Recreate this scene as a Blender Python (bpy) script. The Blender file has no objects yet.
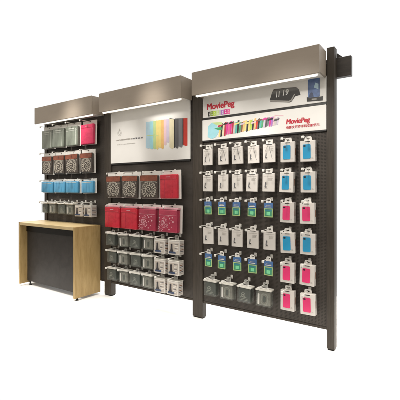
import bpy, bmesh, math, random
from mathutils import Vector, Matrix
from mathutils.geometry import tessellate_polygon
rnd = random.Random(7)
R = math.radians
scene = bpy.context.scene
COL = scene.collection

# ------------------------------------------------------------------ materials
def lin(c):
    c = c / 255.0
    return c / 12.92 if c <= 0.04045 else ((c + 0.055) / 1.055) ** 2.4
def rgb(r, g, b, k=1.0):
    return (lin(r) * k, lin(g) * k, lin(b) * k, 1.0)

MATS = {}
def mat(name, color, rough=0.5, metal=0.0, var=0.10, scale=30.0, bump=0.0, bscale=200.0, coat=0.0,
        spec=0.5, stretch=None, alpha=1.0, sheen=0.0, emit=0.0, bdist=.004):
    m = bpy.data.materials.new(name); m.use_nodes = True
    nt = m.node_tree; n = nt.nodes; l = nt.links
    b = n['Principled BSDF']
    tc = n.new('ShaderNodeTexCoord'); src = tc.outputs['Object']
    if stretch:
        mp = n.new('ShaderNodeMapping'); mp.inputs['Scale'].default_value = stretch
        l.new(src, mp.inputs['Vector']); src = mp.outputs['Vector']
    nz = n.new('ShaderNodeTexNoise'); nz.inputs['Scale'].default_value = scale; nz.inputs['Detail'].default_value = 5
    l.new(src, nz.inputs['Vector'])
    rp = n.new('ShaderNodeValToRGB')
    rp.color_ramp.elements[0].position = 0.3; rp.color_ramp.elements[1].position = 0.7
    rp.color_ramp.elements[0].color = [color[i] * (1 - var) for i in range(3)] + [1]
    rp.color_ramp.elements[1].color = [min(0.95, color[i] * (1 + var)) for i in range(3)] + [1]
    l.new(nz.outputs['Fac'], rp.inputs['Fac'])
    hs = n.new('ShaderNodeHueSaturation')
    oi = n.new('ShaderNodeObjectInfo')
    mr = n.new('ShaderNodeMapRange'); mr.inputs['To Min'].default_value = 0.93; mr.inputs['To Max'].default_value = 1.07
    l.new(oi.outputs['Random'], mr.inputs['Value']); l.new(mr.outputs['Result'], hs.inputs['Value'])
    l.new(rp.outputs['Color'], hs.inputs['Color'])
    l.new(hs.outputs['Color'], b.inputs['Base Color'])
    b.inputs['Roughness'].default_value = rough
    b.inputs['Metallic'].default_value = metal
    b.inputs['Coat Weight'].default_value = coat
    b.inputs['Coat Roughness'].default_value = 0.12
    b.inputs['Specular IOR Level'].default_value = spec
    b.inputs['Alpha'].default_value = alpha
    if sheen: b.inputs['Sheen Weight'].default_value = sheen
    if emit:
        b.inputs['Emission Color'].default_value = (1.0, 0.93, 0.82, 1); b.inputs['Emission Strength'].default_value = emit
    if bump:
        bz = n.new('ShaderNodeTexNoise'); bz.inputs['Scale'].default_value = bscale; bz.inputs['Detail'].default_value = 4
        l.new(src, bz.inputs['Vector'])
        bp = n.new('ShaderNodeBump'); bp.inputs['Strength'].default_value = bump; bp.inputs['Distance'].default_value = bdist
        l.new(bz.outputs['Fac'], bp.inputs['Height']); l.new(bp.outputs['Normal'], b.inputs['Normal'])
    MATS[name] = m
    return m

def mat_pegboard():
    m = bpy.data.materials.new('perforated_panel'); m.use_nodes = True
    nt = m.node_tree; n = nt.nodes; l = nt.links; b = n['Principled BSDF']
    tc = n.new('ShaderNodeTexCoord'); sp = n.new('ShaderNodeSeparateXYZ'); l.new(tc.outputs['Object'], sp.inputs[0])
    def M(op, a, v=None):
        x = n.new('ShaderNodeMath'); x.operation = op
        l.new(a, x.inputs[0])
        if v is not None:
            if isinstance(v, (int, float)): x.inputs[1].default_value = v
            else: l.new(v, x.inputs[1])
        return x.outputs[0]
    P = 0.0122
    def cell(o):
        return M('SUBTRACT', M('FRACT', M('MULTIPLY', o, 1 / P)), 0.5)
    cx, cz = cell(sp.outputs['X']), cell(sp.outputs['Z'])
    d = M('SQRT', M('ADD', M('MULTIPLY', cx, cx), M('MULTIPLY', cz, cz)))
    mask = n.new('ShaderNodeMapRange'); mask.inputs['From Min'].default_value = 0.24; mask.inputs['From Max'].default_value = 0.34
    l.new(d, mask.inputs['Value'])
    nz = n.new('ShaderNodeTexNoise'); nz.inputs['Scale'].default_value = 3.5; nz.inputs['Detail'].default_value = 6
    l.new(tc.outputs['Object'], nz.inputs['Vector'])
    rp = n.new('ShaderNodeValToRGB'); rp.color_ramp.elements[0].position = .3; rp.color_ramp.elements[1].position = .75
    rp.color_ramp.elements[0].color = (.043, .036, .030, 1); rp.color_ramp.elements[1].color = (.074, .063, .054, 1)
    l.new(nz.outputs['Fac'], rp.inputs['Fac'])
    mx = n.new('ShaderNodeMix'); mx.data_type = 'RGBA'
    mx.inputs['A'].default_value = (.021, .018, .0155, 1)
    l.new(rp.outputs['Color'], mx.inputs['B']); l.new(mask.outputs['Result'], mx.inputs['Factor'])
    l.new(mx.outputs['Result'], b.inputs['Base Color'])
    bp = n.new('ShaderNodeBump'); bp.inputs['Strength'].default_value = .6; bp.inputs['Distance'].default_value = .002
    l.new(mask.outputs['Result'], bp.inputs['Height']); l.new(bp.outputs['Normal'], b.inputs['Normal'])
    b.inputs['Roughness'].default_value = .55
    b.inputs['Specular IOR Level'].default_value = .3
    MATS['pegboard'] = m

def mat_wood(name, c1, c2, rough, scale, stretch, bump=.15):
    m = bpy.data.materials.new(name); m.use_nodes = True
    nt = m.node_tree; n = nt.nodes; l = nt.links; b = n['Principled BSDF']
    tc = n.new('ShaderNodeTexCoord'); mp = n.new('ShaderNodeMapping'); mp.inputs['Scale'].default_value = stretch
    l.new(tc.outputs['Object'], mp.inputs['Vector'])
    nz = n.new('ShaderNodeTexNoise'); nz.inputs['Scale'].default_value = scale; nz.inputs['Detail'].default_value = 8
    nz.inputs['Roughness'].default_value = .65; nz.inputs['Distortion'].default_value = .6
    l.new(mp.outputs['Vector'], nz.inputs['Vector'])
    rp = n.new('ShaderNodeValToRGB'); e = rp.color_ramp.elements
    e[0].position = .28; e[0].color = c1; e[1].position = .72; e[1].color = c2
    k = e.new(.5); k.color = [(c1[i] * .45 + c2[i] * .55) for i in range(3)] + [1]
    l.new(nz.outputs['Fac'], rp.inputs['Fac']); l.new(rp.outputs['Color'], b.inputs['Base Color'])
    bp = n.new('ShaderNodeBump'); bp.inputs['Strength'].default_value = bump; bp.inputs['Distance'].default_value = .002
    l.new(nz.outputs['Fac'], bp.inputs['Height']); l.new(bp.outputs['Normal'], b.inputs['Normal'])
    b.inputs['Roughness'].default_value = rough
    b.inputs['Specular IOR Level'].default_value = .3
    MATS[name] = m

mat_pegboard()
mat_wood('dark_wood', (.030, .0245, .0185, 1), (.060, .049, .039, 1), .5, 9, (9, 9, .5))
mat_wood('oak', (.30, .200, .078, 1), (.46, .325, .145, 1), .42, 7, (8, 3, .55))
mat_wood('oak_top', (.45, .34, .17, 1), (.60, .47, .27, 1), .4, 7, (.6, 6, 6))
mat_wood('charcoal_board', (.025, .022, .0205, 1), (.044, .039, .036, 1), .5, 6, (1.5, 6, 1.5), .05)
mat('taupe', (.282, .237, .190), .40, .0, .03, 10, .03, 300, stretch=(.5, 1, 3))
mat('soffit', (.74, .71, .66), .6, 0, .03, 20)
mat('black_metal', (.012, .011, .010), .4, .6, .1, 40)
mat('rail_wood', (.030, .024, .020), .5, 0, .3, 12, .1, 60, stretch=(.5, 6, 6))
mat('sign_white', (.75, .74, .715), .35, 0, .02, 6)
mat('sign_black', (.012, .012, .012), .4, 0, .1, 20)
mat('led', (.9, .88, .82), .3, emit=1.15)
mat('hook_white', (.66, .64, .60), .3, 0, .04, 40)
mat('pack_white', (.565, .535, .50), .38, 0, .035, 18, .05, 60, coat=.25)
mat('card_white', (.64, .62, .585), .4, 0, .04, 18, .04, 60, coat=.2)
mat('pack_side', (.43, .37, .32), .45, 0, .06, 18)
mat('lid_white', (.56, .54, .49), .35, 0, .05, 25, .08, 50, coat=.3)
mat('ink_grey', (.10, .10, .11), .5, 0, .15, 60)
mat('ink_pale', (.36, .34, .31), .5, 0, .1, 60)
mat('ink_black', (.012, .012, .016), .4, 0, .2, 60)
mat('hole_dark', (.02, .018, .016), .6)
mat('red_leather', (.50, .010, .030), .40, 0, .14, 10, .55, 22, coat=.30, bdist=.010)
mat('pink_leather', (.62, .025, .10), .36, 0, .14, 10, .55, 22, coat=.30, bdist=.010)
mat('crimson_leather', (.30, .018, .050), .42, 0, .18, 12, .55, 22, coat=.25, bdist=.010)
mat('brown_leather', (.050, .039, .032), .45, 0, .30, 14, .55, 26, coat=.25, bdist=.008)
mat('rust_leather', (.19, .048, .022), .42, 0, .35, 18, .5, 30, coat=.25, bdist=.008)
mat('swirl_print', (.46, .42, .355), .5, 0, .2, 80)
mat('pink_print', (.58, .30, .34), .5, 0, .1, 60)
mat('stitch_red', (.62, .09, .12), .5, 0, .1, 60)
mat('stitch_grey', (.50, .52, .47), .5, 0, .1, 60)
mat('sage_pouch', (.20, .225, .185), .25, 0, .30, 7, .5, 9, coat=.5, stretch=(3, 1, .8), bdist=.012)
mat('sky_blue_case', (.060, .270, .46), .32, 0, .18, 9, .5, 12, coat=.45, stretch=(2, 1, .8), bdist=.010)
mat('blue_phone', (.012, .265, .48), .25, 0, .10, 8, coat=.5)
mat('pink_phone', (.66, .030, .145), .28, 0, .10, 8, coat=.5)
mat('clear_film', (.40, .43, .39), .14, 0, .02, 12, .10, 22, alpha=.13, coat=.25)
mat('tab_clear', (.60, .60, .57), .2, 0, .03, 20, alpha=.5, coat=.4)
mat('card_navy', (.050, .125, .290), .4, 0, .12, 20, coat=.3)
mat('card_teal', (.030, .205, .250), .4, 0, .12, 20, coat=.3)
mat('card_green', (.045, .26, .145), .4, 0, .12, 20, coat=.3)
mat('card_frame', (.33, .46, .19), .4, 0, .08, 20)
mat('card_mint', (.18, .58, .30), .4, 0, .08, 20)
mat('dark_insert', (.026, .031, .026), .4, 0, .35, 22, .1, 60)
mat('olive_insert', (.125, .118, .098), .45, 0, .3, 22, .1, 60)
mat('insert_emblem', (.20, .205, .175), .4, 0, .2, 60)
mat('figure_panel', (.42, .375, .33), .45, 0, .06, 30)
mat('figure_dark', (.030, .026, .030), .4, 0, .2, 40)
mat('figure_blue', (.030, .050, .105), .35, 0, .2, 40)
mat('logo_red', (.46, .008, .028), .4, 0, .05, 20)
mat('phone_black', (.014, .013, .013), .22, 0, .1, 20, coat=.6)
mat('phone_grey', (.30, .29, .27), .3, 0, .1, 20)
mat('screen_text', (.75, .75, .74), .4, 0, .03, 20)
mat('screen_blue', (.075, .135, .30), .3, 0, .45, 14)
mat('screen_navy', (.020, .035, .09), .3, 0, .3, 14)
for nm, c in dict(lightblue=(.42, .60, .70), cyan=(.33, .64, .72), yellowgreen=(.50, .64, .28), yellow=(.75, .62, .22),
                  orange=(.72, .45, .16), pinkpale=(.72, .50, .54), lilac=(.55, .48, .60), cream=(.68, .62, .42),
                  darkgrey=(.085, .085, .09), midgrey=(.17, .175, .19), black=(.02, .02, .02), red=(.56, .035, .02),
                  crimson=(.45, .02, .06), magenta=(.62, .03, .26), lime=(.42, .60, .06), olive=(.22, .30, .04),
                  teal=(.08, .42, .36), green=(.06, .34, .14), violet=(.36, .16, .50), hotpink=(.72, .10, .30),
                  palegrey=(.50, .49, .46), brown=(.20, .09, .05)).items():
    mat('print_' + nm, c, .4, 0, .06, 20)
mat('floor_white', (.90, .90, .895), .6, 0, .01, 3)

# ------------------------------------------------------------------ mesh helpers
class MB:
    def __init__(s): s.bm = bmesh.new(); s.mats = []
    def mi(s, name):
        if name not in s.mats: s.mats.append(name)
        return s.mats.index(name)
    def _fin(s, faces, m, smooth=False):
        i = s.mi(m)
        for f in faces:
            f.material_index = i; f.smooth = smooth
    def box(s, x0, x1, y0, y1, z0, z1, m, bev=0.0, seg=2):
        before = set(s.bm.faces)
        r = bmesh.ops.create_cube(s.bm, size=1.0)
        for v in r['verts']:
            v.co = Vector(((x0 + x1) / 2 + v.co.x * (x1 - x0), (y0 + y1) / 2 + v.co.y * (y1 - y0), (z0 + z1) / 2 + v.co.z * (z1 - z0)))
        if bev > 0:
            es = list({e for v in r['verts'] for e in v.link_edges})
            bmesh.ops.bevel(s.bm, geom=es, offset=bev, segments=seg, profile=.5, affect='EDGES')
        s._fin([f for f in s.bm.faces if f not in before], m)
        return s
    def prism(s, out, y0, y1, m, holes=(), axis='y'):
        loops = [list(out)] + [list(h) for h in holes]
        pts = [p for lp in loops for p in lp]
        mk = (lambda p, y: (p[0], y, p[1])) if axis == 'y' else ((lambda p, y: (y, p[0], p[1])) if axis == 'x' else (lambda p, y: (p[0], p[1], y)))
        va = [s.bm.verts.new(mk(p, y0)) for p in pts]; vb = [s.bm.verts.new(mk(p, y1)) for p in pts]
        fs = []
        for t in tessellate_polygon([[Vector((p[0], p[1], 0)) for p in lp] for lp in loops]):
            for vs in (va, vb):
                try: fs.append(s.bm.faces.new([vs[i] for i in t]))
                except ValueError: pass
        k = 0
        for lp in loops:
            n = len(lp)
            for i in range(n):
                a, b = k + i, k + (i + 1) % n
                fs.append(s.bm.faces.new((va[a], va[b], vb[b], vb[a])))
            k += n
        bmesh.ops.recalc_face_normals(s.bm, faces=fs)
        s._fin(fs, m); return s
    def tube(s, pts, r, m, seg=8, cap=True):
        rings = []; pts = [Vector(p) for p in pts]
        for i, p in enumerate(pts):
            d = (pts[min(i + 1, len(pts) - 1)] - pts[max(i - 1, 0)]).normalized()
            a = d.cross(Vector((0, 0, 1)));
            if a.length < .05: a = d.cross(Vector((1, 0, 0)))
            a.normalize(); b = d.cross(a)
            rr = r[i] if isinstance(r, (list, tuple)) else r
            rings.append([s.bm.verts.new(p + a * rr * math.cos(2 * math.pi * k / seg) + b * rr * math.sin(2 * math.pi * k / seg)) for k in range(seg)])
        fs = []
        for A, B in zip(rings, rings[1:]):
            for k in range(seg): fs.append(s.bm.faces.new((A[k], A[(k + 1) % seg], B[(k + 1) % seg], B[k])))
        if cap: fs += [s.bm.faces.new(rings[0]), s.bm.faces.new(rings[-1])]
        bmesh.ops.recalc_face_normals(s.bm, faces=fs)
        s._fin(fs, m, True); return s
    def build(s, name, parent=None, offset=None):
        if offset: bmesh.ops.translate(s.bm, verts=s.bm.verts, vec=offset)
        me = bpy.data.meshes.new(name); s.bm.to_mesh(me); s.bm.free()
        for k in s.mats: me.materials.append(MATS[k])
        o = bpy.data.objects.new(name, me); COL.objects.link(o)
        if parent: o.parent = parent
        return o

def rrect(x0, x1, z0, z1, r, n=4):
    pts = []
    for cx, cz, a in ((x1 - r, z1 - r, 0), (x0 + r, z1 - r, 90), (x0 + r, z0 + r, 180), (x1 - r, z0 + r, 270)):
        for i in range(n + 1):
            t = R(a + 90 * i / n); pts.append((cx + r * math.cos(t), cz + r * math.sin(t)))
    return pts
def circ(cx, cz, r, n=14): return [(cx + r * math.cos(2 * math.pi * i / n), cz + r * math.sin(2 * math.pi * i / n)) for i in range(n)]
def ring(mb, cx, cz, r0, r1, y0, y1, m, n=24): mb.prism(circ(cx, cz, r1, n), y0, y1, m, holes=[circ(cx, cz, r0, n)])

def tag(o, label=None, cat=None, group=None, kind=None):
    if label: o['label'] = label
    if cat: o['category'] = cat
    if group: o['group'] = group
    if kind: o['kind'] = kind
    return o
def empty(name, loc):
    o = bpy.data.objects.new(name, None); o.empty_display_size = .05; o.location = loc; COL.objects.link(o); return o
def copy_tree(o, parent=None):
    c = o.copy(); COL.objects.link(c)
    if parent: c.parent = parent
    for ch in list(o.children): copy_tree(ch, c)
    return c
def text_obj(s, x0, x1, z0, z1, y, m, name, parent, bold=0.0, shear=0.0, off=(0, 0, 0)):
    cu = bpy.data.curves.new('lettering', 'FONT'); cu.body = s; cu.extrude = .0; cu.shear = shear
    t = bpy.data.objects.new('lettering', cu); COL.objects.link(t)
    dg = bpy.context.evaluated_depsgraph_get(); dg.update()
    me = bpy.data.meshes.new_from_object(t.evaluated_get(dg))
    bpy.data.objects.remove(t)
    xs = [v.co.x for v in me.vertices]; ys = [v.co.y for v in me.vertices]
    a, b, c, d = min(xs), max(xs), min(ys), max(ys)
    for v in me.vertices:
        v.co = Vector((x0 + (v.co.x - a) / (b - a) * (x1 - x0) + off[0], y + off[1], z0 + (v.co.y - c) / (d - c) * (z1 - z0) + off[2]))
    me.materials.clear(); me.materials.append(MATS[m])
    if bold:
        bm = bmesh.new()
        for k, dx in enumerate((-1, 0, 1)):
            for dz in (-.5, .5):
                n0 = len(bm.verts); bm.from_mesh(me); bm.verts.ensure_lookup_table()
                for v in bm.verts[n0:]: v.co += Vector((dx * bold, (k * 2 + dz) * -.00008, dz * bold))
        bm.to_mesh(me); bm.free()
    me.name = name
    o = bpy.data.objects.new(name, me); COL.objects.link(o); o.parent = parent
    bm = bmesh.new(); bm.from_mesh(me)
    bmesh.ops.recalc_face_normals(bm, faces=bm.faces)
    for f in bm.faces:
        if f.normal.y > 0: f.normal_flip()
        f.material_index = 0
    bm.to_mesh(me); bm.free()
    return o

# ------------------------------------------------------------------ setting
floor = MB(); fv = [floor.bm.verts.new((x, y, 0)) for x, y in rrect(-5.9, -.1, -.80, 1.6, .25, 6)]
floor._fin([floor.bm.faces.new(fv)], 'floor_white')
tag(floor.build('floor'), kind='structure')

# ------------------------------------------------------------------ bays
HZ0, HZ1 = 2.280, 2.496     # header height
PB = 0.185                  # lower edge of the perforated panels
PT = 2.525                  # post tops
def bay(x0, x1, left_post, right_post, label, rail_to=None):
    cx = (x0 + x1) / 2
    root = empty('display_bay', (cx, 0, 0)); tag(root, label, 'display stand')
    off = (-cx, 0, 0)
    MB().box(x0 + .0015, x1 - .0015, 0, .022, PB, 2.40, 'pegboard', .001, 1).build('perforated_panel', root, off)
    MB().box(x0 + .0015, x1 - .0015, -.004, .026, PB - .022, PB - .001, 'dark_wood', .002, 1).build('bottom_trim', root, off)
    for a, b in (left_post, right_post):
        if a is None: continue
        p = MB().box(a, b, -.015, .060, .012, PT, 'dark_wood', .0025, 2).build('post', root, off)
        q = MB().box(a + .006, b - .006, -.009, .054, 0.0, .0115, 'black_metal', .002, 1).build('foot', p)
        q.data.transform(Matrix.Translation(off))
    # header box: fascia, two ends, lid, soffit
    h = MB()
    e = .004
    h.box(x0 + e, x1 - e, -.212, -.192, HZ0 - .012, HZ1, 'taupe', .0025, 2)
    h.box(x0 + e, x0 + e + .018, -.191, -.017, HZ0, HZ1, 'taupe', .001, 1)
    h.box(x1 - e - .018, x1 - e, -.191, -.017, HZ0, HZ1, 'taupe', .001, 1)
    h.box(x0 + e + .019, x1 - e - .019, -.191, -.002, HZ1 - .02, HZ1 - .002, 'taupe')
    hd = h.build('header_box', root, off)
    MB().box(x0 + e + .0195, x1 - e - .0195, -.190, -.002, HZ0 + .006, HZ0 + .016, 'soffit').build('soffit', hd, off)
    ly, lz = -.172, HZ0 - .012
    lt = MB().tube([(x0 + .03, ly, lz), (x0 + .04, ly, lz), (x1 - .04, ly, lz), (x1 - .03, ly, lz)], [.008, .0135, .0135, .008], 'led', 14)
    led = lt.build('light_tube', root, off)
    br = MB()
    for t in (.08, .5, .92):
        xx = x0 + (x1 - x0) * t
        br.box(xx - .01, xx + .01, ly - .006, ly + .006, lz + .012, HZ0 + .0055, 'soffit')
    br.build('bracket', led, off)
    return root, off

rootR, offR = bay(-2.105, -.847, (-2.232, -2.105), (-.847, -.785),
                  'rightmost brown display bay with two white sign boards and a clock phone picture')
rootM, offM = bay(-3.490, -2.2335, (-3.617, -3.490), (None, None),
                  'middle display bay with one large white sign board of coloured upright spines')
rootL, offL = bay(-4.875, -3.6185, (-4.940, -4.875), (None, None),
                  'leftmost display bay without a sign board, partly hidden behind the oak counter')
# back rail that runs behind the right bay and sticks out past its post
rail = MB().box(-2.1, -.672, .0625, .115, 2.287, 2.452, 'rail_wood', .003, 2).build('back_rail', rootR, offR)
MB().prism([(.061, 2.285), (.061, 2.22), (.1, 2.285)], -.84, -.80, 'rail_wood', axis='x').build('rail_bracket', rail, offR)

MB().prism([(-.7845, 2.4525), (-.740, 2.4525), (-.7845, 2.492)], .066, .110, 'rail_wood').build('gusset', rail, offR)

# --- sign of the middle bay
sg = MB().box(-3.488, -2.262, -.024, -.001, 1.662, 2.294, 'sign_white', .002, 1).build('sign_board', rootM, offM)
MB().box(-3.486, -2.264, -.020, -.001, 1.646, 1.661, 'sign_black').build('sign_shadow_strip', sg, offM)  # black strip standing in for the shade under the sign board
y0, y1 = -.0262, -.0242
f = MB()
def strip(xa, xb, za, zb, dz, m, top=0.0):
    f.prism([(xa, zb + top), (xb, zb), (xb, za), ((xa * .35 + xb * .65), za - dz), (xa, za + .006)], y0, y1, m)
xs = [-2.890, -2.830, -2.775, -2.735, -2.698, -2.662, -2.620, -2.580, -2.541]
for (a, b, m, za, dz) in zip(xs, xs[1:], ['print_lightblue', 'print_cyan', 'print_yellowgreen', 'print_yellow', 'print_yellow', 'print_orange', 'print_pinkpale', 'print_lilac'],
                             [1.815, 1.808, 1.803, 1.80, 1.812, 1.80, 1.835, 1.86], [.006, .012, .008, .012, .008, .010, .006, .005]):
    strip(a, b - .0003, za, 2.116, dz, m, .004)
strip(-2.538, -2.475, 1.80, 2.104, .018, 'print_cream', .016)
strip(-2.4745, -2.462, 1.795, 2.100, .004, 'print_black')
f.prism([(-2.538, 2.124), (-2.462, 2.108), (-2.462, 2.101), (-2.536, 2.1195)], y0 - .0006, y1, 'print_black')
strip(-2.461, -2.412, 1.797, 2.108, .016, 'print_darkgrey', .004)
strip(-2.411, -2.356, 1.803, 2.104, .014, 'print_midgrey', .004)
strip(-2.355, -2.345, 1.815, 2.102, .003, 'print_black')
strip(-2.344, -2.292, 1.808, 2.098, .004, 'print_red', .004)
f.prism([(-2.876, 1.96), (-2.70, 1.945), (-2.70, 1.95), (-2.876, 1.968)], y0 - .0006, y1, 'print_yellowgreen')
f.build('picture', sg, offM)
lg = MB()
ring(lg, -3.330, 2.03, .030, .034, y0, y1, 'print_palegrey')
ring(lg, -3.330, 2.03, .017, .0195, y0, y1, 'print_palegrey')
lg.prism(rrect(-3.336, -3.324, 2.062, 2.085, .004), y0, y1, 'print_palegrey')
lg.build('emblem', sg, offM)
tx = MB()
x = -3.392
while x < -2.95:
    w = rnd.uniform(.007, .017)
    tx.prism([(x, 1.936), (x + w, 1.936), (x + w, 1.936 + rnd.choice((.013, .018, .018))), (x, 1.951)], y0, y1,
             'ink_grey' if x > -3.12 else 'ink_pale'); x += w + rnd.choice((.004, .004, .004, .012))
x = -3.372
while x < -3.06:
    w = rnd.uniform(.005, .010)
    tx.prism([(x, 1.884), (x + w, 1.884), (x + w, 1.893), (x, 1.893)], y0, y1, 'print_palegrey'); x += w + rnd.choice((.003, .003, .009))
tx.build('lettering', sg, offM)

# --- signs of the right bay
up = MB().box(-2.102, -.850, -.016, -.001, 2.076, 2.294, 'sign_white', .002, 1).build('upper_sign_board', rootR, offR)
lo = MB().box(-2.102, -.850, -.022, -.001, 1.842, 2.052, 'sign_white', .002, 1).build('lower_sign_board', rootR, offR)
MB().box(-2.102, -.850, -.010, -.001, 2.0535, 2.0745, 'sign_black').build('sign_gap_strip', up, offR)
MB().box(-2.102, -.850, -.018, -.001, 1.830, 1.841, 'sign_black').build('sign_shadow_strip', lo, offR)  # shadow below the lower board, built as a dark strip
yu = -.0168
text_obj('MoviePeg', -2.045, -1.730, 2.136, 2.214, yu, 'logo_red', 'lettering', up, .0038, 0, offR)
sq = MB(); x = -2.036
for m, w in (('print_black', .030), ('print_olive', .034), ('print_lime', .036), ('print_yellowgreen', .036), ('print_palegrey', .018), ('print_violet', .036), ('print_magenta', .038), ('print_hotpink', .034)):
    sq.prism([(x, 2.086), (x + w - .003, 2.086), (x + w - .003, 2.134), (x, 2.134)], yu - .001, yu + .0006, m)
    if m not in ('print_palegrey',):
        sq.prism([(x + w * .45, 2.096), (x + w * .75, 2.096), (x + w * .75, 2.106), (x + w * .45, 2.106)], yu - .0016, yu, 'sign_white')
        sq.prism([(x + w * .45, 2.114), (x + w * .65, 2.114), (x + w * .65, 2.124), (x + w * .45, 2.124)], yu - .0016, yu, 'sign_white')
    x += w
sq.build('coloured_squares', up, offR)
ph = MB(); a, b = yu - .0012, yu + .0006
ph.prism([(-1.335, 2.226), (-1.318, 2.254), (-1.11, 2.240), (-1.085, 2.215), (-1.070, 2.165), (-1.118, 2.160), (-1.150, 2.118), (-1.170, 2.112), (-1.350, 2.142), (-1.357, 2.160)], a, b, 'phone_black')
ph.prism([(-1.352, 2.158), (-1.350, 2.144), (-1.172, 2.115), (-1.145, 2.128), (-1.118, 2.180), (-1.126, 2.182), (-1.156, 2.134), (-1.176, 2.128)], a - .0006, b, 'phone_grey')
ph.build('phone_picture', up, offR)
text_obj('11', -1.294, -1.262, 2.175, 2.226, a - .0006, 'screen_text', 'clock_digits', up, .0014, .15, offR)
text_obj('19', -1.230, -1.178, 2.182, 2.232, a - .0006, 'screen_text', 'clock_digits', up, .0014, .15, offR)
p2 = MB()
p2.prism(rrect(-1.004, -.904, 2.126, 2.287, .006), a, b, 'screen_blue')
p2.prism([(-.998, 2.135), (-.955, 2.132), (-.962, 2.165), (-.975, 2.172), (-.990, 2.160)], a - .0005, b, 'screen_navy')
p2.prism([(-.955, 2.21), (-.915, 2.19), (-.915, 2.235), (-.940, 2.25)], a - .0005, b, 'print_lightblue')
p2.prism([(-1.015, 2.136), (-.985, 2.130), (-.905, 2.124), (-.878, 2.127), (-.880, 2.090), (-1.013, 2.098)], a - .001, b, 'phone_black')
p2.prism([(-.972, 2.107), (-.930, 2.104), (-.930, 2.114), (-.972, 2.117)], a - .0016, b, 'phone_grey')
p2.build('standing_phone_picture', up, offR)
# lower sign: fan of coloured pegs + red lettering
yl = -.0228; a, b = yl - .001, yl + .0006
pg = MB()
pts = [(-2.035, 1.875), (-2.030, 1.985), (-1.985, 2.018), (-1.925, 1.985), (-1.895, 1.925), (-1.935, 1.868), (-1.985, 1.852)]
pg.prism(pts, a, b, 'print_cyan')
pg.prism([(-1.985, 2.018), (-1.87, 2.012), (-1.855, 1.985), (-1.925, 1.985)], a - .0004, b, 'print_yellowgreen')
pg.prism([(-1.955, 1.955), (-1.872, 1.965), (-1.862, 1.935), (-1.905, 1.935)], a - .0008, b, 'print_green')
x = -1.905
seq = ['yellow', 'black', 'cream', 'crimson', 'magenta', 'hotpink', 'magenta', 'crimson', 'palegrey', 'teal', 'black', 'green', 'brown', 'orange', 'yellow', 'black', 'yellow', 'lime', 'black', 'orange', 'red', 'black', 'teal', 'green', 'lilac', 'darkgrey', 'midgrey', 'magenta', 'violet', 'pinkpale', 'palegrey', 'lilac']
for i, c in enumerate(seq):
    t = i / len(seq); w = .0212 - .003 * t
    z0 = 1.868 + .058 * t + rnd.uniform(-.006, .006); z1 = 2.000 - .004 * t + rnd.uniform(-.014, .012)
    pg.prism([(x, z0), (x + w * .86, z0 + .004), (x + w * .86 + .012, z1), (x + .010, z1 - .003)], a - .0002 * (i % 3), b, 'print_' + c)
    if i % 3 == 0:
        pg.prism([(x - .012, z1 - .030), (x + .04, z1 - .022), (x + .05, z1 - .006), (x, z1 - .012)], a - .0012, b, 'print_' + seq[(i * 5 + 3) % len(seq)])
    x += w
pg.prism([(-1.31, 2.010), (-1.225, 1.998), (-1.225, 2.006), (-1.305, 2.018)], a, b, 'print_pinkpale')
pg.build('coloured_pegs_picture', lo, offR)
text_obj('MoviePeg', -1.196, -.986, 1.908, 1.963, yl, 'logo_red', 'lettering', lo, .0028, .12, offR)
text_obj('电影夹可作手机支架使用.', -1.196, -.900, 1.878, 1.903, yl, 'logo_red', 'slogan_lettering', lo, .0008, 0, offR)

# ------------------------------------------------------------------ hooks (parts of their bay)
def hook_mesh(L):
    m = MB()
    m.tube([(0, 0, 0), (0, -L * .8, -.001), (0, -L * .95, .0), (0, -L, -.003), (0, -L - .004, -.012), (0, -L - .001, -.022)],
           [.0035, .0035, .0038, .0058, .0066, .0050], 'hook_white', 8)
    m.box(-.011, .011, -L - .007, -L + .003, -.019, .003, 'hook_white', .004, 2)
    return m
proto_hooks = {}
def add_hook(root, x, z, L=.2, plate=True):
    key = round(L, 3)
    if key not in proto_hooks:
        h = hook_mesh(L).build('hook', root)
        p = MB().box(-.013, .013, -.010, -.001, -.012, .024, 'hook_white', .004, 2).build('hook_plate', h)
        proto_hooks[key] = h
    else:
        h = proto_hooks[key].copy(); COL.objects.link(h); h.parent = root
        p = proto_hooks[key].children[0].copy(); COL.objects.link(p); p.parent = h
    h.location = (x - root.location.x, -.0005, z); h.rotation_euler = (R(rnd.uniform(-.8, .8)), 0, R(rnd.uniform(-1.2, 1.2)))

# ------------------------------------------------------------------ packs (origin = middle of lower edge, hanging point at height H)
def body_tab(mb, w, ztop, H, m='card_white', tw=.055, y=-.003):
    """Hang tab with a real euro hole, rising from ztop to just over the hook."""
    hole = rrect(-.014, .014, H - .006, H + .007, .0055)
    mb.prism([(-tw / 2 - .006, ztop - .012)] + [(tw / 2 + .006, ztop - .012)] + rrect(-tw / 2, tw / 2, ztop - .010, H + .018, .012)[0:10], y - .0012, y + .0012, m, holes=[hole])

def new_pack(name):
    return empty(name, (0, 0, 0))

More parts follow.
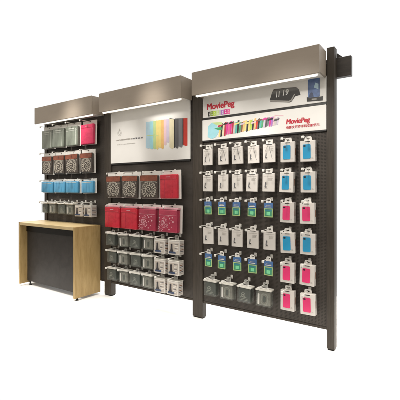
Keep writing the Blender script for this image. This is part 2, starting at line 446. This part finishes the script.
def make_slim(mark):
    r = new_pack('slim_pack'); H = .188
    MB().box(-.0575, .0575, -.022, 0, 0, .166, 'pack_white', .004, 2).build('box', r)
    t = MB(); body_tab(t, .1, .166, H, 'card_white', .056, -.011); t.build('hang_tab', r)
    k = MB(); y0, y1 = -.0232, -.0218
    # tiny printed gadget silhouette, lower left, with a thin cable line
    k.prism([(-.036, .040), (-.026, .036), (-.022, .082), (-.030, .086)], y0, y1, 'ink_grey')
    k.prism([(-.026, .036), (-.014, .040), (-.016, .046), (-.026, .046)], y0, y1, 'ink_black')
    k.prism([(-.0235, .060), (-.017, .064), (-.018, .084), (-.0215, .084)], y0, y1, 'ink_pale')
    k.prism([(-.040, .030), (-.008, .030), (-.008, .0325), (-.040, .0325)], y0, y1, 'ink_pale')
    if mark:
        k.prism([(.030, .030), (.033, .030), (.004, .145), (.001, .145)], y0, y1, 'ink_grey')
        k.prism([(-.038, .098), (-.036, .098), (-.012, .148), (-.015, .148)], y0, y1, 'ink_pale')
    for i, w in enumerate((.046, .036, .04)):
        k.prism([(-.004, .120 - i * .009), (-.004 + w, .120 - i * .009), (-.004 + w, .1235 - i * .009), (-.004, .1235 - i * .009)], y0, y1, 'ink_pale')
    k.prism([(-.045, .140), (.045, .140), (.045, .1415), (-.045, .1415)], y0, y1, 'ink_pale')
    k.build('print', r)
    w = MB(); w.prism(rrect(-.030, .030, .158, .1645, .003), -.0228, -.0218, 'hole_dark'); w.build('slot', r)
    return r, H
def make_phone_pack(col, tab=True):
    r = new_pack('phone_case_pack'); H = .196
    bx = MB().box(-.0635, .0635, -.046, 0, 0, .178, 'pack_white', .004, 2).build('box', r)
    MB().prism(rrect(-.022, .022, .164, .1705, .003), -.0468, -.0455, 'hole_dark').build('slot', bx)
    if tab:
        t = MB(); body_tab(t, .1, .178, H, 'card_white', .06, -.023); t.build('hang_tab', r)
    c = MB(); c.prism(rrect(-.039, .027, .024, .146, .009, 5), -.0495, -.0455, col)
    cs = c.build('phone_case', r)
    k = MB(); k.prism(rrect(-.034, -.014, .126, .139, .005), -.0502, -.0492, 'ink_black'); k.build('camera_hole', cs)
    s = MB()
    for i in range(5):
        s.prism([(.0625, .03), (.0643, .03), (.0643, .05), (.0625, .05)], -.034 + i * .001, -.030, 'ink_pale') if i == 0 else None
    s.prism([(.0632, .060), (.0642, .060), (.0642, .120), (.0632, .120)], -.030, -.014, 'print_brown')
    s.prism([(.034, .024), (.050, .024), (.050, .027), (.034, .027)], -.0468, -.0455, 'ink_pale')
    s.prism([(.034, .032), (.046, .032), (.046, .035), (.034, .035)], -.0468, -.0455, 'ink_pale')
    s.build('print', r)
    return r, H
def make_charm_card():
    r = new_pack('small_card_pack'); H = .152
    cd = MB(); cd.prism(rrect(-.042, .042, .0, .052, .003), -.004, 0, 'card_green')
    cd.prism(rrect(-.042, .042, .0525, .079, .002), -.004, 0, 'card_teal'); cd.prism(rrect(-.042, .042, .0795, .128, .003), -.004, 0, 'card_navy'); cd.build('card', r)
    fr = MB(); fr.prism([(-.042, -.001), (.042, -.001), (.042, .078), (-.042, .078)], -.0062, -.0042, 'card_frame', holes=[[(-.034, .007), (.034, .007), (.034, .070), (-.034, .070)]])
    fr.build('frame', r)
    sq = MB(); sq.prism(rrect(-.016, .018, .016, .046, .004), -.0066, -.0042, 'card_mint'); sq.build('charm', r)
    k = MB(); k.prism([(-.03, .088), (.028, .088), (.028, .094), (-.03, .094)], -.0055, -.0038, 'card_white')
    k.prism([(-.024, .101), (.020, .101), (.020, .105), (-.024, .105)], -.0055, -.0038, 'ink_pale'); k.build('print', r)
    t = MB(); body_tab(t, .08, .129, H, 'card_white', .042, -.002); t.build('hang_tab', r)
    return r, H
def make_clear_box(ins, w=.150, h=.142, d=.085, H=.180):
    r = new_pack('clear_box_pack')
    MB().box(-w / 2, w / 2, -d, 0, 0, h, 'clear_film', .005, 2).build('clear_case', r)
    it = MB(); it.box(-w / 2 + .010, w / 2 - .010, -d + .010, -.008, .006, h - .004, ins, .012, 3); io = it.build('insert', r)
    e = MB(); cx, cz = (-.012, h * .52) if ins == 'dark_insert' else (.004, h * .48)
    yy = -d + .0092; y2 = -d + .0105
    if ins == 'dark_insert':
        ring(e, cx, cz, .017, .022, yy, y2, 'insert_emblem', 18); e.prism(circ(cx, cz, .009, 10), yy, y2, 'insert_emblem')
        for i in range(3): e.prism(rrect(-.05 + i * .004, .045 - i * .01, .022 + i * .013, .026 + i * .013, .0015), yy, y2, 'insert_emblem')
    else:
        e.prism(rrect(cx - .030, cx + .034, cz - .052, cz + .050, .026, 6), yy, y2, 'insert_emblem', holes=[rrect(cx - .023, cx + .027, cz - .044, cz + .042, .020, 6)])
        e.prism(rrect(cx - .012, cx + .016, cz - .03, cz + .026, .010, 4), yy, y2, 'dark_insert')
        e.prism(rrect(-w / 2 + .013, -w / 2 + .030, .015, h - .03, .004), yy, y2, 'card_white')
    e.build('emblem', io)
    l = MB(); l.box(-w / 2 - .006, w / 2 + .006, -d - .006, .003, h + .0005, h + .016, 'lid_white', .005, 2)
    l.box(-w / 2 + .012, w / 2 - .020, -d + .015, -.012, h + .0155, h + .021, 'card_white', .003, 1)
    lo_ = l.build('lid', r)
    MB().prism(rrect(-.022, .020, -d * .66, -d * .40, .008), h + .0205, h + .0222, 'hole_dark', axis='z').build('slot', lo_)
    t = MB(); body_tab(t, .08, h + .017, H, 'tab_clear', .046, -d * .35); t.build('hang_tab', r)
    return r, H
def make_figure_box():
    r = new_pack('figure_box_pack'); w, h, d, H = .150, .146, .085, .184
    b = MB().box(-w / 2, w / 2, -d, 0, 0, h, 'pack_white', .003, 2).build('box', r)
    p = MB(); p.prism([(-.066, .012), (.066, .012), (.066, .128), (-.066, .128)], -d - .0012, -d + .0004, 'figure_panel')
    for i in range(6):
        z = .112 - i * .016
        p.prism([(.012, z), (.060 - (i % 2) * .012, z), (.060 - (i % 2) * .012, z + .006), (.012, z + .006)], -d - .002, -d, 'ink_grey' if i % 3 == 0 else 'card_white')
    p.build('print', r)
    g = MB(); y0, y1 = -d - .0065, -d - .0008
    g.prism(circ(-.026, .104, .011, 12), y0, y1, 'figure_dark')
    g.prism([(-.036, .096), (-.018, .096), (-.015, .060), (-.008, .036), (-.044, .036), (-.038, .060)], y0, y1, 'figure_dark')
    g.prism([(-.056, .034), (.022, .034), (.028, .016), (-.060, .016)], y0 - .001, y1, 'figure_blue')
    g.build('figure', r)
    s = MB()
    for i in range(7):
        z = .016 + i * .017
        s.prism([(-d + .012, z), (-.014, z), (-.014, z + .008), (-d + .012, z + .008)], w / 2 - .0004, w / 2 + .0010, ('figure_panel', 'ink_grey', 'print_brown')[i % 3], axis='x')
    s.build('side_print', r)
    t = MB(); t.box(-w / 2 - .002, w / 2 + .002, -d - .002, .001, h + .0005, h + .007, 'lid_white', .002, 1); t.build('lid', r)
    t = MB(); body_tab(t, .08, h + .008, H, 'tab_clear', .046, -d * .35); t.build('hang_tab', r)
    return r, H

def mandala(mb, cx, cz, r, y0, y1, m, zmin):
    def ok(z): return z > zmin + .006
    for k in range(22):
        t = 2 * math.pi * k / 22; x, z = cx + r * .93 * math.cos(t), cz + r * .93 * math.sin(t)
        if ok(z - r * .09): ring(mb, x, z, r * .055, r * .115, y0, y1, m, 9)
    for k in range(16):
        t = 2 * math.pi * (k + .5) / 16; x, z = cx + r * .70 * math.cos(t), cz + r * .70 * math.sin(t)
        if ok(z): 
            ux, uz = math.cos(t), math.sin(t)
            mb.prism([(x - ux * .16 * r, z - uz * .16 * r), (x - uz * .06 * r, z + ux * .06 * r), (x + ux * .12 * r, z + uz * .12 * r), (x + uz * .06 * r, z - ux * .06 * r)], y0, y1, m)
    ring(mb, cx, cz, r * .46, r * .53, y0, y1, m, 26)
    for k in range(30):
        t = 2 * math.pi * (k + .3) / 30; q = .60 + .03 * (k % 2)
        mb.prism(circ(cx + r * q * math.cos(t), cz + r * q * math.sin(t), r * .026, 6), y0, y1, m)
    for k in range(40):
        t = 2 * math.pi * k / 40; x, z = cx + r * 1.10 * math.cos(t), cz + r * 1.10 * math.sin(t)
        if ok(z - r * .03) and k % 3: mb.prism(circ(x, z, r * .024, 6), y0, y1, m)
    for sgn in (1, -1):
        pa = []; pb = []
        for i in range(13):
            t = R(-60 + 20 * i * 1.0); rr = r * (.06 + .30 * i / 12)
            pa.append((cx + sgn * (rr + .035 * r) * math.cos(t), cz + sgn * (rr + .035 * r) * math.sin(t)))
            pb.append((cx + sgn * (rr - .035 * r) * math.cos(t), cz + sgn * (rr - .035 * r) * math.sin(t)))
        for i in range(12):
            mb.prism([pa[i], pa[i + 1], pb[i + 1], pb[i]], y0, y1, m)
    for (dx, dz, q) in ((-1.02, .98, .10), (-.72, 1.16, .08), (.82, 1.10, .09), (1.05, .80, .07)):
        if abs(dx * r) < .11: ring(mb, cx + dx * r, cz + dz * r, r * q * .5, r * q, y0, y1, m, 9)

def make_wallet(kind, cw=.272, ch=.292, ph=None, d=.036):
    r = new_pack({'brown': 'brown_wallet_pack', 'red': 'red_wallet_pack', 'pink': 'pink_wallet_pack', 'crimson': 'crimson_wallet_pack', 'sage': 'pouch_pack', 'blue': 'blue_pouch_pack'}[kind])
    H = ch - .014
    hole = rrect(-.016, .016, H - .006, H + .007, .0055)
    cd = MB(); cd.prism(rrect(-cw / 2, cw / 2, 0, ch, .006), -.004, 0, 'card_white', holes=[hole]); cd.build('backing_card', r)
    ph = ph or ch - .052
    px0, px1 = -cw / 2 + .004, cw / 2 - .026
    z0, z1 = .006, .006 + ph
    m = {'brown': 'brown_leather', 'red': 'red_leather', 'pink': 'pink_leather', 'crimson': 'crimson_leather', 'sage': 'sage_pouch', 'blue': 'sky_blue_case'}[kind]
    pb = MB(); pb.box(px0, px1, -.0045 - d, -.0045, z0, z1, m, min(.014, d * .45), 4)
    for fc in pb.bm.faces: fc.smooth = True
    po = pb.build('pouch', r)
    y0, y1 = -.0045 - d - .0013, -.0045 - d + .0006
    k = MB()
    if kind == 'brown':
        k.prism(rrect(px0 + .004, px1 - .004, z1 - .066, z1 - .004, .008), -.0045 - d - .004, -.0045 - d + .001, 'rust_leather')
        k.build('flap', po)
        k = MB(); mandala(k, (px0 + px1) / 2 + .002, z0 + .094, .099, y0, y1, 'swirl_print', z0)
        k.prism([(px0 + .012, z1 - .078), (px1 - .02, z1 - .073), (px1 - .02, z1 - .0705), (px0 + .012, z1 - .0755)], y0, y1, 'swirl_print')
        k.build('ornament', po)
    elif kind in ('red', 'pink'):
        pts = [(px0 + .008, z1 - .040)]
        fl = [(px0 + .006, z1 - .006), (px0 + .006, z1 - .052)] + [(px0 + .006 + (px1 - px0 - .012) * i / 8, z1 - .052 + .007 * math.sin(math.pi * i / 8)) for i in range(1, 8)] + [(px1 - .006, z1 - .052), (px1 - .006, z1 - .006)]
        k.prism(fl[::-1], -.0045 - d - .003, -.0045 - d + .001, m); k.build('flap', po)
        k = MB()
        for i in range(16):
            xx = px0 + .016 + i * (px1 - px0 - .036) / 15
            k.prism([(xx, z1 - .049), (xx + .008, z1 - .049), (xx + .008, z1 - .0465), (xx, z1 - .0465)], -.0045 - d - .0042, -.0045 - d - .002, 'stitch_red')
        mx = (px0 + px1) / 2
        k.prism(rrect(mx - .03, mx + .03, z1 - .031, z1 - .024, .002), -.0045 - d - .0042, -.0045 - d - .002, 'pink_print'); k.build('stitching', po)
        if kind == 'red':
            k = MB()
            for xx in (px0 + .075, px1 - .07):
                k.prism([(xx, z0 + .012), (xx + .003, z0 + .012), (xx + .003, z1 - .056), (xx, z1 - .056)], y0, y1, 'crimson_leather')
            k.build('seam', po)
    elif kind == 'crimson':
        q = random.Random(3)
        k.prism([(px0 + .010, z1 - .062), (px1 - .010, z1 - .062), (px1 - .010, z1 - .0595), (px0 + .010, z1 - .0595)], y0, y1, 'pink_print')
        for (cx, cz, rr) in ((.34, .55, .030), (.16, .20, .034), (.42, .30, .026), (.24, .42, .020)):
            X, Z = px0 + cx * (px1 - px0), z0 + cz * ph
            for j in range(9):
                t = 2 * math.pi * j / 9; k.prism(circ(X + rr * math.cos(t), Z + rr * math.sin(t), .0048, 7), y0, y1, 'pink_print')
            ring(k, X, Z, rr * .48, rr * .60, y0, y1, 'pink_print', 14)
        for (cx, cz, rr) in ((.62, .62, .009), (.76, .66, .008), (.80, .48, .010), (.62, .42, .006), (.70, .54, .005), (.54, .70, .006), (.06, .62, .007), (.08, .45, .008), (.60, .14, .008), (.74, .25, .005)):
            k.prism(circ(px0 + cx * (px1 - px0), z0 + cz * ph, rr, 10), y0, y1, 'pink_print')
        k.build('ornament', po)
    elif kind == 'sage':
        k.prism([(px0 + .012, z1 - .066), (px1 - .012, z1 - .060), (px1 - .012, z1 - .055), (px0 + .012, z1 - .061)], y0, y1, 'stitch_grey')
        k.prism(rrect(px0 + .07, px1 - .06, z1 - .040, z1 - .026, .004), y0, y1, 'stitch_grey')
        k.prism([(px1 - .036, z0 + .012), (px1 - .028, z0 + .012), (px1 - .028, z1 - .03), (px1 - .036, z1 - .03)], y0, y1, 'stitch_grey')
        k.build('seam', po)
    elif kind == 'blue':
        for i in range(3):
            xx = px0 + .05 + i * .065
            k.prism([(xx, z0 + .012), (xx + .006, z0 + .012), (xx + .016, z1 - .016), (xx + .011, z1 - .016)], y0, y1, 'sky_blue_case')
        k.prism(rrect(px0 + .02, px1 - .03, z1 - .024, z1 - .017, .002), y0, y1, 'stitch_grey')
        k.build('seam', po)
    if kind in ('red', 'crimson') and d > .04:
        b = MB(); b.box(px0 - .004, px1 + .004, -.0045 - d * .9, -.0046, z1 + .0005, z1 + .020, 'pink_print', .004, 2); b.build('blister_top', r)
    return r, H

protos = {}
def hang(key, maker, root, x, z, y, label, cat, group, L=.2):
    """Hang one pack from a hook of its bay; the first of a kind is the prototype, the rest are copies."""
    add_hook(root, x, z, L)
    if key not in protos:
        protos[key] = maker(); o = protos[key][0]
    else:
        o = copy_tree(protos[key][0])
    H = protos[key][1]
    ry = R(rnd.gauss(0, 1.0))
    o.location = (x + math.sin(ry) * -H * 1.0 + rnd.uniform(-.002, .002), y + rnd.uniform(-.012, .012), z - H - .003)
    o.rotation_euler = (R(rnd.uniform(-1.5, 1.0)), ry, R(rnd.gauss(0, 2.2)))
    tag(o, label, cat, group)

ordw = ['first', 'second', 'third', 'fourth', 'fifth', 'sixth']
def posw(i, n):
    return 'leftmost' if i == 0 else ('rightmost' if i == n - 1 else ordw[i] + ' from left')
# right bay
ZR = [1.775, 1.512, 1.247, .985, .722, .478]
rown = ['top', 'second', 'third', 'fourth', 'fifth', 'bottom']
XR = [-1.998, -1.832, -1.668, -1.505, -1.342]
for j in range(5):
    for i, x in enumerate(XR):
        if j in (0, 1, 3):
            mk = j == 0
            hang('slim%d' % mk, lambda mk=mk: make_slim(mk), rootR, x, ZR[j], -.050,
                 'slim white pack, %s in the %s row of the rightmost bay' % (posw(i, 5), rown[j]), 'retail pack', 'slim white packs on the rightmost bay')
        else:
            hang('charm', make_charm_card, rootR, x, ZR[j], -.075,
                 'small blue and green card, %s in the %s card row, rightmost bay' % (posw(i, 5), 'upper' if j == 2 else 'lower'), 'retail pack', 'small blue green cards on the rightmost bay')
for i, x in enumerate([-1.952, -1.762, -1.572, -1.385]):
    k = 'dark_insert' if i % 2 == 0 else 'olive_insert'
    hang('clearR' + k, lambda k=k: make_clear_box(k, .140, .140, .075, .190), rootR, x, ZR[5], -.035,
         '%s clear box with white lid, %s in bottom row, rightmost bay' % ('dark' if i % 2 == 0 else 'greyish', posw(i, 4)), 'retail pack', 'clear boxes on the rightmost bay', .19)
cols2 = ['blue', 'blue', 'pink', 'blue', 'pink', 'pink']
desc2 = ['topmost pair', 'second pair down', 'third pair down', 'fourth pair down', 'fifth pair down', 'bottom pair']
for j in range(6):
    for i, x in enumerate([-1.168, -.992]):
        c = cols2[j]
        hang('phone' + c, lambda c=c: make_phone_pack(c + '_phone'), rootR, x, ZR[j] + .002, -.030,
             'white box with %s phone case, %s of the %s, rightmost bay' % (c, 'left' if i == 0 else 'right', desc2[j]), 'retail pack', 'boxed phone cases on the rightmost bay')
# middle bay
XM = [-3.355, -3.062, -2.770, -2.476]
for i, x in enumerate(XM):
    k = 'red' if i == 3 else 'brown'
    lb = 'bright red wallet on white card directly under the red spine of the sign board' if i == 3 else \
         'brown ornamented wallet under the white sign board, %s of the three' % ('leftmost', 'middle', 'rightmost')[i]
    hang('wm' + k, lambda k=k: make_wallet(k, .282, .312, None, .036), rootM, x, 1.537, -.062, lb, 'wallet', 'wallets in the top row of the middle bay')
    k = 'red2' if i < 2 else 'crimson'
    lb = ('thick plain red wallet in second row of middle bay, %s one' % ('left' if i == 0 else 'right')) if i < 2 else \
         ('crimson wallet with pale dot flowers, %s one of the pair in middle bay' % ('left' if i == 2 else 'right'))
    hang('wm2' + k, lambda k=k: make_wallet('red' if k == 'red2' else k, .286, .300, .246, .062), rootM, x, 1.160, -.062, lb, 'wallet', 'thick wallets in the second row of the middle bay')
XS = [-3.368, -3.165, -2.965, -2.778, -2.588, -2.402]
for j, z in enumerate((.835, .622, .412)):
    for i, x in enumerate(XS):
        row = ('upper', 'middle', 'lowest')[j]
        if i < 4:
            k = 'dark_insert' if i % 2 == 0 else 'olive_insert'
            hang('clearM' + k, lambda k=k: make_clear_box(k, .150, .136, .080, .168), rootM, x, z, -.050,
                 '%s clear box with white lid, %s in %s box row, middle bay' % ('dark green' if i % 2 == 0 else 'greyish', posw(i, 6), row), 'retail pack', 'clear boxes on the middle bay')
        else:
            hang('figure', make_figure_box, rootM, x, z, -.050,
                 'white box with dark figure, %s of pair in %s box row, middle bay' % ('left' if i == 4 else 'right', row), 'retail pack', 'white figure boxes on the middle bay')
# left bay
XL = [-4.745, -4.455, -4.165, -3.862]
for i, x in enumerate(XL):
    k = 'pink' if i == 3 else 'sage'
    lb = 'bright pink red wallet on white card in top row of leftmost bay' if i == 3 else 'pale grey green pouch, %s of three under the leftmost header' % ('leftmost', 'middle', 'rightmost')[i]
    hang('wl' + k, lambda k=k: make_wallet(k, .280, .318, .262, .040), rootL, x, 2.226, -.055, lb, 'wallet', 'pouches in the top row of the leftmost bay')
    hang('wlbrown', lambda: make_wallet('brown', .282, .308, None, .036), rootL, x, 1.848, -.055,
         'brown ornamented wallet above the blue pouches in the leftmost bay, %s of four' % posw(i, 4), 'wallet', 'brown wallets on the leftmost bay')
    hang('wlblue', lambda: make_wallet('blue', .284, .192, .156, .040), rootL, x, 1.468, -.055,
         'sky blue pouch on white card above the oak counter, %s of four' % posw(i, 4), 'wallet', 'blue pouches on the leftmost bay')
for i, x in enumerate([-4.762, -4.562, -4.365, -4.180, -3.995, -3.805]):
    if i < 4:
        k = 'dark_insert' if i % 2 == 0 else 'olive_insert'
        hang('clearM' + k, None, rootL, x, 1.172, -.050, '%s clear box with white lid just above oak counter, %s in row' % ('dark green' if i % 2 == 0 else 'greyish', posw(i, 6)), 'retail pack', 'clear boxes above the counter')
    else:
        hang('figure', None, rootL, x, 1.172, -.050, 'white box with dark figure just above oak counter, %s of the pair' % ('left' if i == 4 else 'right'), 'retail pack', 'white figure boxes above the counter')

# ------------------------------------------------------------------ counter
CX = -4.315
ct = empty('counter', (CX, -.21, 0))
tag(ct, 'oak counter with charcoal front board standing before the leftmost bay', 'counter')
co = (-CX, .21, 0)
x0, x1, yf, yb, zt = -4.945, -3.685, -.402, -.020, .885
MB().box(x0 + .0385, x1 - .0385, yf, yb, zt - .040, zt, 'oak_top', .002, 2).build('counter_top', ct, co)
for a in (x0, x1 - .038):
    MB().box(a, a + .038, yf, yb, .028, zt + .0005, 'oak', .002, 2).build('side_panel', ct, co)
MB().box(x0 + .0385, x1 - .0385, yf + .105, yf + .127, .055, zt - .0405, 'charcoal_board', .0015, 1).build('front_board', ct, co)
MB().box(x0 + .0385, x1 - .0385, yf + .090, yf + .1045, zt - .135, zt - .0405, 'black_metal', .0015, 1).build('top_rail', ct, co)
for (fx, fy) in ((x0 + .10, yf + .115), (x1 - .021, yf + .045), (x0 + .10, yb - .05), (x1 - .12, yb - .05)):
    t = MB(); t.tube([(fx, fy, 0), (fx, fy, .004), (fx, fy, .0055), (fx, fy, .0275 if fx > x1 - .1 else .0345)], [.022, .022, .012, .012], 'black_metal', 14)
    if fx < x0 + .15 or fx < x1 - .1: t.box(fx - .014, fx + .014, fy - .008, fy + .008, .0346, .0545, 'black_metal')
    t.build('foot', ct, co)

# ------------------------------------------------------------------ light
world = bpy.data.worlds.new('World'); scene.world = world; world.use_nodes = True
nt = world.node_tree; n = nt.nodes; l = nt.links
bg = n['Background']
tc = n.new('ShaderNodeTexCoord'); sp = n.new('ShaderNodeSeparateXYZ'); l.new(tc.outputs['Generated'], sp.inputs[0])
mr = n.new('ShaderNodeMapRange'); mr.inputs['From Min'].default_value = -.12; mr.inputs['From Max'].default_value = .05
l.new(sp.outputs['Y'], mr.inputs['Value'])
low = n.new('ShaderNodeMapRange'); low.inputs['From Min'].default_value = -.45; low.inputs['From Max'].default_value = .35
l.new(sp.outputs['Z'], low.inputs['Value'])
room = n.new('ShaderNodeMix'); room.data_type = 'RGBA'
room.inputs['A'].default_value = (.10, .088, .075, 1); room.inputs['B'].default_value = (.88, .81, .72, 1)
l.new(low.outputs['Result'], room.inputs['Factor'])
m1 = n.new('ShaderNodeMix'); m1.data_type = 'RGBA'; m1.inputs['B'].default_value = (1.03, 1.03, 1.03, 1)
l.new(room.outputs['Result'], m1.inputs['A']); l.new(mr.outputs['Result'], m1.inputs['Factor'])
zen = n.new('ShaderNodeMapRange'); zen.inputs['From Min'].default_value = .80; zen.inputs['From Max'].default_value = .93
zen.inputs['To Min'].default_value = 0; zen.inputs['To Max'].default_value = 9.0  # bright overhead patch added so the floor stays white
l.new(sp.outputs['Z'], zen.inputs['Value'])
ad = n.new('ShaderNodeMix'); ad.data_type = 'RGBA'; ad.blend_type = 'ADD'; ad.inputs['Factor'].default_value = 1
l.new(m1.outputs['Result'], ad.inputs['A'])
cz = n.new('ShaderNodeCombineColor')
for k, s in (('Red', 1.0), ('Green', .96), ('Blue', .89)):
    mm = n.new('ShaderNodeMath'); mm.operation = 'MULTIPLY'; mm.inputs[1].default_value = s
    l.new(zen.outputs['Result'], mm.inputs[0]); l.new(mm.outputs[0], cz.inputs[k])
l.new(cz.outputs['Color'], ad.inputs['B'])
l.new(ad.outputs['Result'], bg.inputs['Color']); bg.inputs['Strength'].default_value = 1.0

def spot(loc, tgt, power, size, blend, rad=.13, col=(1, .955, .89)):
    d = bpy.data.lights.new('ceiling_spot', 'SPOT'); d.energy = power; d.spot_size = R(size); d.spot_blend = blend
    d.shadow_soft_size = rad; d.color = col
    o = bpy.data.objects.new('ceiling_spot', d); COL.objects.link(o); o.location = loc
    o.rotation_euler = (Vector(tgt) - Vector(loc)).to_track_quat('-Z', 'Y').to_euler()
spot((-4.00, -1.35, 2.85), (-4.00, -.2, 2.24), 115, 24, 1.0)
spot((-2.62, -1.35, 2.85), (-2.62, -.2, 2.23), 105, 24, 1.0)
spot((-3.26, -1.5, 2.9), (-3.26, 0, 1.74), 85, 26, .6)
spot((-1.80, -1.6, 2.75), (-1.80, 0, 1.66), 95, 38, .8)
spot((-1.12, -1.6, 2.75), (-1.12, 0, 1.66), 95, 38, .8)
spot((-4.3, -1.6, 2.75), (-4.3, -.05, 1.6), 110, 38, .8)

# ------------------------------------------------------------------ camera
cam = bpy.data.cameras.new('camera'); co_ = bpy.data.objects.new('camera', cam); COL.objects.link(co_)
cam.sensor_width = 36; cam.lens = 361 / 400 * 36; cam.shift_y = -11 / 400
cam.clip_start = .05; cam.clip_end = 200
co_.location = (0, -3.1, 1.345); co_.rotation_euler = (R(90), 0, R(34.7))
scene.camera = co_
vs = scene.view_settings; vs.view_transform = 'Standard'; vs.look = 'None'; vs.exposure = 0; vs.gamma = 1; vs.use_curve_mapping = False
